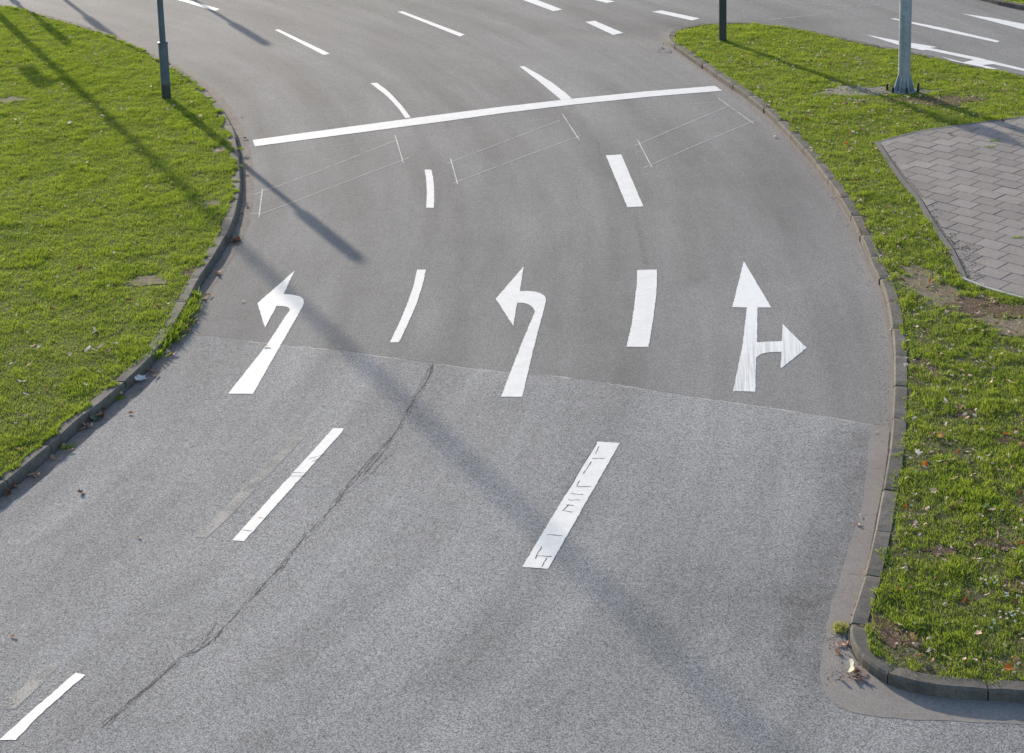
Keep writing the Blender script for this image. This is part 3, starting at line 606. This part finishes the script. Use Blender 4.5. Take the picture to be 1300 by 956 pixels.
crumbs('loose_grit', [tuple(p) for p in offset(RK, .12)[i0:i0+150]], 500, .07, .003, .009, GREYC, .002, 'pale grit along the right road edge', 9)

# ------------------------------------------------------------------ fallen leaves: every one an object
def leaf_mesh(i, mat):
    r = np.random.default_rng(100+i); n = 12; V = [(0, 0, .004)]; Fc = []; lob = [1, .62, .9, .55, .75, .6, .45, .6, .75, .55, .9, .62]
    for k in range(n):
        a = 2*math.pi*k/n; rr = (lob[k]*(.85+.3*r.random())) if i % 2 else (.55+.35*abs(math.cos(a)))*(.85+.3*r.random())
        x, y = rr*math.cos(a), rr*math.sin(a)*(.85 if i % 2 else .6); curl = .35+.4*r.random()
        V.append((x, y, .12+curl*abs(y)**1.4*(1.0)+.15*x*x*r.normal(1, .6)))
    for k in range(n): Fc.append((0, 1+k, 1+(k+1) % n))
    me = bpy.data.meshes.new('fallen_leaf'); me.from_pydata([(x*.060, y*.060, z*.055) for x, y, z in V], [], Fc); me.materials.append(mat); return me
LC = {'pale': (.74, .56, .46), 'tan': (.45, .28, .18), 'brown': (.19, .095, .055), 'orange': (.55, .17, .03), 'white': (.78, .72, .66)}
LM = {c: [leaf_mesh(i+10*j, leaf_mat('leaf_'+c, v) if i == 0 else None) for i in range(4)] for j, (c, v) in enumerate(LC.items())}
for c in LM:
    for me_ in LM[c][1:]: me_.materials.clear(); me_.materials.append(LM[c][0].materials[0])
rr = random.Random(11); nleaf = 0
def leaf(x, y, z, colour, size, label, group, flat=.35):
    global nleaf
    o = bpy.data.objects.new('fallen_leaf', rr.choice(LM[colour])); COL.objects.link(o); o.location = (x, y, z)
    o.rotation_euler = (rr.gauss(0, flat), rr.gauss(0, flat), rr.random()*6.28); o.scale = (size, size, size); tag(o, label, 'leaf', group); nleaf += 1
def pick(wts): return rr.choices(list(wts), list(wts.values()))[0]
names = {'pale': 'pale pinkish', 'tan': 'tan', 'brown': 'dark brown', 'orange': 'orange', 'white': 'whitish'}
def scatter(poly_px, n, where, group, wts, z, smin, smax, zz, flat=.4):
    poly = np.array(poly_px); lo, hi = poly.min(0), poly.max(0); c = 0; g = GL(poly_px, zz)
    # even spread on the ground, not in the picture
    gp_ = np.array(g); lo, hi = gp_.min(0), gp_.max(0)
    while c < n:
        p = lo+np.array([rr.random(), rr.random()])*(hi-lo)
        if not inside(p[None], gp_)[0] or inside(p[None], np.array(PAV))[0] and 'paving' not in where: continue
        k = pick(wts); leaf(p[0], p[1], z, k, smin+(smax-smin)*rr.random(), 'small %s dry leaf %s' % (names[k], where), group, flat); c += 1
scatter([(2, 30), (100, 40), (200, 90), (270, 140), (290, 200), (290, 260), (230, 370), (120, 490), (10, 590)], 42, 'lying in the grass of the left lawn', 'leaves on the left lawn', {'white': 3, 'pale': 3, 'brown': 2, 'tan': 1}, LZ+.045, .6, 1.15, LZ)
scatter([(0, 420), (110, 380), (220, 380), (190, 430), (120, 495), (40, 560), (0, 590)], 16, 'lying in the near grass of the left lawn', 'leaves on the left lawn', {'white': 3, 'pale': 4, 'brown': 2, 'tan': 2}, LZ+.045, .7, 1.2, LZ)
scatter([(880, 55), (1000, 50), (1140, 85), (1290, 112), (1295, 145), (1180, 160), (1105, 178), (1130, 215), (1180, 300), (1130, 320), (1040, 205), (960, 125)], 105, 'lying in the island grass around the mast and paving corner', 'leaves on the grass island', {'pale': 5, 'white': 2, 'brown': 3, 'tan': 3, 'orange': 1}, LZ+.042, .5, 1.0, LZ)
scatter([(1000, 120), (1100, 130), (1110, 180), (1140, 260), (1080, 230)], 18, 'lying in the island grass left of the paving corner', 'leaves on the grass island', {'pale': 5, 'white': 3, 'tan': 2}, LZ+.042, .6, 1.1, LZ)
scatter([(1130, 330), (1215, 345), (1300, 395), (1300, 430), (1150, 420)], 20, 'lying on bare soil below the paving corner', 'leaves on the soil below the paving', {'pale': 4, 'brown': 3, 'tan': 3, 'orange': 1}, LZ+.03, .6, 1.2, LZ)
scatter([(1162, 430), (1298, 430), (1298, 855), (1150, 850), (1120, 800), (1150, 640)], 62, 'lying in the rough near grass at the right edge', 'leaves on the near right verge', {'pale': 6, 'white': 1, 'brown': 2, 'tan': 3, 'orange': 1}, LZ+.052, .55, 1.05, LZ, .6)
def cluster(spots, n, spread_px, where, group, wts, z, s, zz=0.):
    for _ in range(n):
        u, v = rr.choice(spots); x, y = G(u+rr.gauss(0, spread_px), v+rr.gauss(0, spread_px*.4), zz); k = pick(wts)
        leaf(x, y, z+rr.random()*.012, k, s*(.65+.6*rr.random()), '%s dry leaf %s' % (names[k], where), group)
cluster([(236, 421), (240, 414), (233, 424), (243, 409)], 16, 3.0, 'in the leaf pile at the left end of the asphalt joint', 'leaves in the left gutter', {'tan': 3, 'brown': 3, 'pale': 2}, .010, 1.15)
cluster([(212, 445), (215, 449)], 6, 3, 'in the small pile just below the weed strip', 'leaves in the left gutter', {'tan': 2, 'brown': 2, 'pale': 2}, .010, 1.0)
cluster([(262, 376), (258, 380)], 4, 3, 'in the left gutter above the weed strip', 'leaves in the left gutter', {'tan': 2, 'brown': 2, 'pale': 2}, .010, 1.1)
cluster([(295, 303), (299, 306), (292, 310)], 11, 3, 'in the pile at the left gutter bend', 'leaves in the left gutter', {'tan': 2, 'brown': 4}, .010, 1.1)
cluster([(276, 350), (280, 346)], 3, 2.5, 'in the left gutter below the gutter bend', 'leaves in the left gutter', {'pale': 2, 'tan': 2}, .010, 1.0)
cluster([(135, 525), (128, 530), (104, 547), (110, 543)], 8, 3.5, 'in the left gutter near the green leaf', 'leaves in the left gutter', {'tan': 3, 'brown': 3, 'pale': 1}, .010, 1.1)
cluster([(156, 500), (170, 488), (190, 472), (197, 478)], 7, 3, 'in the left gutter around the white scrap', 'leaves in the left gutter', {'tan': 3, 'pale': 2}, .010, .9)
cluster([(85, 570), (74, 582), (42, 604), (20, 620), (10, 628), (50, 601)], 11, 3, 'in the lower left gutter near the frame edge', 'leaves in the left gutter', {'tan': 3, 'brown': 2, 'pale': 2}, .010, 1.0)
cluster([(310, 178), (306, 195), (311, 262), (305, 272)], 6, 2, 'in the narrow left gutter below the stop line', 'leaves in the left gutter', {'brown': 3, 'pale': 2}, .006, .8)
cluster([(1068, 820), (1082, 862), (1070, 865), (1090, 855), (1100, 862), (1062, 829)], 16, 4, 'heaped at the bottom right kerb corner', 'leaves at the right kerb corner', {'pale': 3, 'tan': 4, 'brown': 2}, .010, .8)
cluster([(970, 152), (984, 174), (1018, 212), (1055, 250), (1093, 300), (1132, 420), (1123, 380), (1118, 372), (1093, 633), (1096, 655), (1103, 642), (1095, 725), (1088, 667), (1112, 550)], 14, 2.5, 'lying along the right gutter', 'leaves in the right gutter', {'pale': 4, 'tan': 2, 'white': 1}, .010, .6)
for (u, v, k, s, lab) in [(338, 440, 'pale', .9, 'pale leaf lying on the stem of the left lane arrow'), (308, 383, 'white', .8, 'whitish leaf lying on the road left of the left lane arrow'), (102, 626, 'brown', 1.2, 'brown leaf alone on the coarse asphalt near the left kerb'), (176, 682, 'tan', .6, 'tiny yellowish leaf on the coarse asphalt, left half'), (17, 808, 'orange', .7, 'small orange leaf on the asphalt near the bottom left corner'), (306, 148, 'white', .8, 'whitish leaf on the road edge above the left end of the stop line'), (165, 525, 'tan', .9, 'tan leaf on the asphalt just outside the left gutter'), (430, 350, 'white', .3, 'tiny pale speck on the dark asphalt right of the left arrow'), (1205, 170, 'brown', .9, 'brown leaf on the paving near its upper edge'), (1266, 203, 'brown', .6, 'dark leaf alone in the middle of the paving'), (1273, 154, 'brown', 1.2, 'dark brown curled leaf on the upper edge of the paving'), (1243, 235, 'white', .35, 'tiny white speck on the paving slabs'), (1288, 163, 'tan', .5, 'small dark leaf at the upper right of the paving')]:
    z = .135 if u > 1200 else .008; x, y = G(u, v, z); leaf(x, y, z, k, s, lab, 'single leaves lying on hard ground', .2)
print('leaves', nleaf)
def single_leaf(u, v, z, col, size, label, name='fallen_leaf', cat='leaf'):
    x, y = G(u, v, z); me_ = leaf_mesh(int(u) % 7+1, leaf_mat('leaf_single', col)); me_.name = name
    o = bpy.data.objects.new(name, me_); COL.objects.link(o); o.location = (x, y, z+.01); o.scale = (size, size, size*.8); o.rotation_euler = (.2, .1, u); return tag(o, label, cat)
single_leaf(121, 533, .0, (.14, .20, .12), 2.4, 'large dull green leaf lying in the left gutter against the kerb')
single_leaf(177, 483, .01, (.80, .82, .86), 2.2, 'crumpled white paper scrap in the left gutter', 'paper_scrap', 'litter')
single_leaf(1079, 849, .02, (.80, .74, .56), 1.9, 'cream white crumpled scrap at the bottom right kerb corner', 'paper_scrap', 'litter')
single_leaf(1095, 86, LZ+.04, (.36, .30, .62), 1.1, 'small purple scrap in the island grass left of the mast', 'paper_scrap', 'litter')
single_leaf(147, 437, LZ+.04, (.45, .55, .72), .8, 'small bluish scrap in the near left lawn', 'paper_scrap', 'litter')
# leaf fragments too small and many to count
def fragments(px, n, seed, mats, label, zz=LZ+.036):
    r = np.random.default_rng(seed); g = np.array(GL(px, LZ)); lo, hi = g.min(0), g.max(0); V, Fc, MI = [], [], []
    while len(Fc) < n:
        p = lo+r.random(2)*(hi-lo)
        if not inside(p[None], g)[0] or inside(p[None], np.array(PAV))[0] or vnoise(p[None], .9, 81)[0]*r.random() < .12: continue
        s_ = .014+.030*r.random()**2; a = r.random()*6.28; b = len(V); z = zz+r.normal(0, .006)
        for k, q_ in enumerate((1, .6, .9, .5, .7)): V.append((p[0]+s_*q_*math.cos(a+k*1.257), p[1]+s_*q_*.7*math.sin(a+k*1.257), z+s_*r.normal(0, .35)))
        Fc.append(tuple(range(b, b+5))); MI.append(r.integers(len(mats)))
    o = mesh_obj('leaf_fragments', V, Fc, mats[0]); [o.data.materials.append(m_) for m_ in mats[1:]]; o.data.polygons.foreach_set('material_index', MI); return tag(o, label, 'leaf litter', kind='stuff')
lm_ = [LM[c][0].materials[0] for c in ('pale', 'tan', 'brown', 'white', 'pale')]
fragments([(880, 55), (1000, 50), (1140, 85), (1290, 112), (1295, 145), (1180, 160), (1105, 178), (1130, 215), (1200, 320), (1300, 395), (1300, 860), (1150, 850), (1120, 790), (1160, 560), (1140, 380), (1040, 205), (960, 125)], 2300, 5, lm_, 'tiny scattered leaf fragments in the grass right of the road')
fragments([(2, 30), (100, 40), (200, 90), (270, 140), (290, 200), (290, 260), (230, 370), (120, 490), (10, 590)], 480, 6, lm_, 'tiny scattered leaf fragments in the left lawn')
# flowers
def flower(u, v, z, np_, rad, pc, cc, name, label, cat, group=None, stem=.03, pm={}):
    x, y = G(u, v, z)
    if name not in pm: pm[name] = (plain(name+'_petal', pc, .5), plain(name+'_centre', cc, .5), plain(name+'_stem', (.08, .14, .03), .6))
    e = bpy.data.objects.new(name, None); COL.objects.link(e); e.location = (x, y, z-stem); tag(e, label, cat, group)
    bm = bmesh.new()
    for k in range(np_):
        a = 2*math.pi*k/np_; c = math.cos; s = math.sin; wd_ = math.pi/np_*.8
        vs = [bm.verts.new((r_*rad*c(a+d), r_*rad*s(a+d), stem+zz)) for r_, d, zz in ((.15, 0, 0), (.75, -wd_, .001), (1, 0, .004), (.75, wd_, .001))]; bm.faces.new(vs)
    bm_obj('petals', bm, pm[name][0], e)
    bm = bmesh.new(); bmesh.ops.create_uvsphere(bm, u_segments=8, v_segments=5, radius=rad*.33, matrix=Matrix.Translation((0, 0, stem+.001))@Matrix.Scale(.5, 4, (0, 0, 1))); bm_obj('flower_centre', bm, pm[name][1], e)
    bm = bmesh.new(); bmesh.ops.create_cone(bm, segments=5, radius1=.0012, radius2=.001, depth=stem, matrix=Matrix.Translation((0, 0, stem/2))); bm_obj('stem', bm, pm[name][2], e)
    e.rotation_euler = (rr.gauss(0, .2)+.25, rr.gauss(0, .2), 0)
for (u, v) in [(1253, 735), (1257, 733), (1263, 732), (1265, 736), (1250, 740), (1262, 738), (1274, 755), (1279, 752), (1281, 757), (1277, 751), (1270, 776), (1277, 779), (1282, 775), (1284, 781), (1287, 778), (1292, 776), (1288, 787), (1280, 785), (1295, 772), (1257, 795), (1250, 781), (1262, 790), (1260, 785), (1272, 783)]:
    flower(u, v, LZ+.065, 10, .014, (.85, .85, .85), (.6, .42, .05), 'daisy', 'small white daisy in the cluster in the near right grass', 'flower', 'white daisies in the near right grass', .05)
for (u, v, lab) in [(1246, 581, 'single white daisy in the right verge below the yellow flower'), (1161, 789, 'single white daisy beside the brown soil near the kerb corner')]: flower(u, v, LZ+.06, 10, .014, (.85, .85, .85), (.6, .42, .05), 'daisy', lab, 'flower', None, .05)
flower(1193, 553, LZ+.07, 16, .034, (.85, .50, .01), (.8, .42, .01), 'dandelion', 'bright yellow dandelion in the right verge', 'flower', None, .05)
flower(1285, 833, LZ+.06, 12, .012, (.8, .6, .02), (.8, .5, .01), 'dandelion', 'tiny yellow flower near the bottom right edge', 'flower', None, .05)

# ------------------------------------------------------------------ poles
def empty(name, loc, label, cat, group=None):
    e = bpy.data.objects.new(name, None); COL.objects.link(e); e.location = loc; return tag(e, label, cat, group)
def tube(name, prof, mat, parent, seg=40, off=(0, 0)):
    V, Fc = [], []
    for (r, z) in prof:
        for k in range(seg): a = 2*math.pi*k/seg; V.append((off[0]+r*math.cos(a), off[1]+r*math.sin(a), z))
    for i in range(len(prof)-1):
        for k in range(seg): a, b = i*seg+k, i*seg+(k+1) % seg; Fc.append((a, b, b+seg, a+seg))
    Fc.append(tuple(range(seg))[::-1]); Fc.append(tuple(range((len(prof)-1)*seg, len(prof)*seg)))
    o = mesh_obj(name, V, Fc, mat, parent); me_ = o.data
    bm = bmesh.new(); bm.from_mesh(me_)
    for f in bm.faces: f.smooth = len(f.verts) == 4
    for e in bm.edges:
        if len(e.link_faces) == 2 and e.calc_face_angle() > .5: e.smooth = False
    bm.to_mesh(me_); bm.free(); return o
def box(bm, c, s, rz=0, bev=.0):
    r = bmesh.ops.create_cube(bm, size=1, matrix=Matrix.Translation(c)@Matrix.Rotation(rz, 4, 'Z')@Matrix.Diagonal((*s, 1)))
    if bev: bmesh.ops.bevel(bm, geom=list({e for v in r['verts'] for e in v.link_edges}), offset=bev, segments=2, affect='EDGES')
BLUEG = metal('blue_grey_pole_paint', (.075, .108, .135), (.048, .074, .096), .5, 4, top=.34)
DARKG = metal('dark_green_pole_paint', (.022, .034, .036), (.014, .022, .024), .5, 4)
GALV = metal('galvanised_steel', (.30, .35, .39), (.21, .25, .285), .55, 5, .35)
BLK = plain('black_rubber_cap', (.012, .012, .013), .5)
HEADM = plain('signal_housing', (.025, .035, .03), .45); LENS = [plain('dark_red_lens', (.16, .01, .01), .2), plain('dark_amber_lens', (.2, .09, .01), .2), plain('dark_green_lens', (.01, .1, .05), .2)]
FACE = math.atan2(-24, 6)           # heads turned towards the traffic
def head(e, zlo, faces=-math.pi/2, offr=.20):
    dx, dy = math.cos(faces), math.sin(faces); bm = bmesh.new(); box(bm, (dx*offr, dy*offr, zlo+.43), (.25, .22, .84), faces+math.pi/2, .03); hd = bm_obj('signal_head', bm, HEADM, e)
    for i in range(3):
        z = zlo+.70-i*.27; rot = Vector((dx, dy, 0)).to_track_quat('Z', 'Y').to_matrix().to_4x4()
        bm = bmesh.new(); bmesh.ops.create_cone(bm, cap_ends=True, segments=24, radius1=.10, radius2=.09, depth=.03, matrix=Matrix.Translation((dx*(offr+.13), dy*(offr+.13), z))@rot); bm_obj('lens', bm, LENS[i], hd)
        bm = bmesh.new(); bmesh.ops.create_cone(bm, cap_ends=False, segments=24, radius1=.115, radius2=.11, depth=.18, matrix=Matrix.Translation((dx*(offr+.21), dy*(offr+.21), z))@rot); bm_obj('visor', bm, HEADM, hd)
    for zz in (zlo+.08, zlo+.80):
        bm = bmesh.new(); box(bm, (dx*offr*.5, dy*offr*.5, zz), (.05, offr, .04), faces+math.pi/2); bm_obj('bracket', bm, HEADM, e)
def signal_pole(x, y, label, group, z=LZ, hts=3.22, faces=-1.2):
    e = empty('traffic_light', (x, y, z), label, 'traffic light', group)
    tube('lower_sleeve', [(.100, -.05), (.100, 1.20), (.097, 1.215)], BLUEG, e); tube('collar', [(.108, 1.205), (.108, 1.245), (.080, 1.26)], BLUEG, e)
    tube('pole', [(.066, 1.22), (.062, hts-.05), (.055, hts)], BLUEG, e); 
    bm = bmesh.new(); box(bm, (.0, -.101, .62), (.075, .014, .30), 0, .004); bm_obj('access_door', bm, BLUEG, e)
    head(e, hts-.84, faces); return e
x, y = G(211.5, 125, LZ); signal_pole(x, y, 'blue-grey stepped steel pole with thick lower sleeve on the left lawn', None)
# the same kind of poles stand out of frame, upper left; their shadows reach into the picture
e = empty('traffic_light', (*G(917.5, 52, LZ), LZ), 'dark green-black pole near the tip of the grass island', 'traffic light')
tube('pole', [(.092, -.05), (.088, 3.1), (.05, 4.3)], DARKG, e); head(e, 2.1, -1.3, .22)
bm = bmesh.new(); bmesh.ops.create_cone(bm, cap_ends=True, segments=28, radius1=.30, radius2=.30, depth=.02, matrix=Matrix.Translation((.0, .11, 2.75))@Matrix.Rotation(math.radians(90), 4, 'X')); bm_obj('sign_disc', bm, plain('sign_back_grey', (.3, .3, .31), .5), e)
SUNV = np.array([math.cos(SUN_AZ), math.sin(SUN_AZ)])
def base_for_tip(u, v, hts): p = np.array(G(u, v, 0)); return p+SUNV*((hts)/math.tan(SUN_EL))
OFFG = 'traffic lights standing beyond the left lawn'
for (u, v, lab) in [(143, 46, 'blue-grey traffic light beyond the left lawn, nearest to it'), (338, 55, 'blue-grey traffic light farther right beyond the road'), (88, 62, 'blue-grey traffic light at the far left')]:
    b = base_for_tip(u, v, 3.25); o = signal_pole(b[0], b[1], lab, OFFG, z=.0 if u > 100 else .1)
# tall mast out of frame throwing the long shadow across lawn and lanes
b = np.array(G(0, 22, LZ))+SUNV*4.6
e = empty('lamp_mast', (b[0], b[1], LZ), 'tall grey street lamp mast beyond the upper left corner', 'street lamp')
tube('mast', [(.12, -.05), (.11, 3), (.085, 9), (.06, 14.5)], GALV, e); 
bm = bmesh.new(); box(bm, (.35, -.2, 14.5), (1.0, .3, .18), .5, .04); bm_obj('lamp_head', bm, GALV, e)
bm = bmesh.new(); box(bm, (-.52, -.25, 3.55), (.42, .14, .66), .45, .03); box(bm, (-.15, -.1, 3.75), (.4, .05, .05), .45); bm_obj('sign_box', bm, HEADM, e)
# galvanised mast on the island
mx, my = G(1147.5, 116, LZ)
e = empty('lamp_mast', (mx, my, LZ), 'thick galvanised steel mast with flared bolted foot on the grass island', 'street lamp')
tube('mast', [(.128, .02), (.125, 2.5), (.118, 6), (.10, 9)], GALV, e)
tube('base_plate', [(.27, .0), (.27, .035)], GALV, e, 8)
for k in range(8):
    a = k*math.pi/4+.2; c, s = math.cos(a), math.sin(a); t = .007
    V = []
    for sg in (-1, 1):
        for (r_, z_) in ((.12, .036), (.225, .036), (.222, .09), (.124, .40)): V.append((c*r_-s*t*sg, s*r_+c*t*sg, z_))
    mesh_obj('gusset', V, [(0, 1, 2, 3), (7, 6, 5, 4), (0, 4, 5, 1), (1, 5, 6, 2), (2, 6, 7, 3), (3, 7, 4, 0)], GALV, e)
for k in range(6):
    a = -1.57+(k-2.5)*.98+.49; rb = .30 if k not in (1, 2, 3) else .27
    tube('anchor_bolt', [(.026, -.03), (.026, .13), (.018, .145)], BLK, e, 12, (rb*1.18*math.cos(a), rb*math.sin(a)))
bm = bmesh.new(); box(bm, (-.135, -.02, 2.12), (.016, .04, .12), 0, .003); bm_obj('cable_clip', bm, BLK, e)
bm = bmesh.new(); box(bm, (0, -.127, 1.35), (.11, .012, .42), 0, .004); bm_obj('access_door', bm, GALV, e)
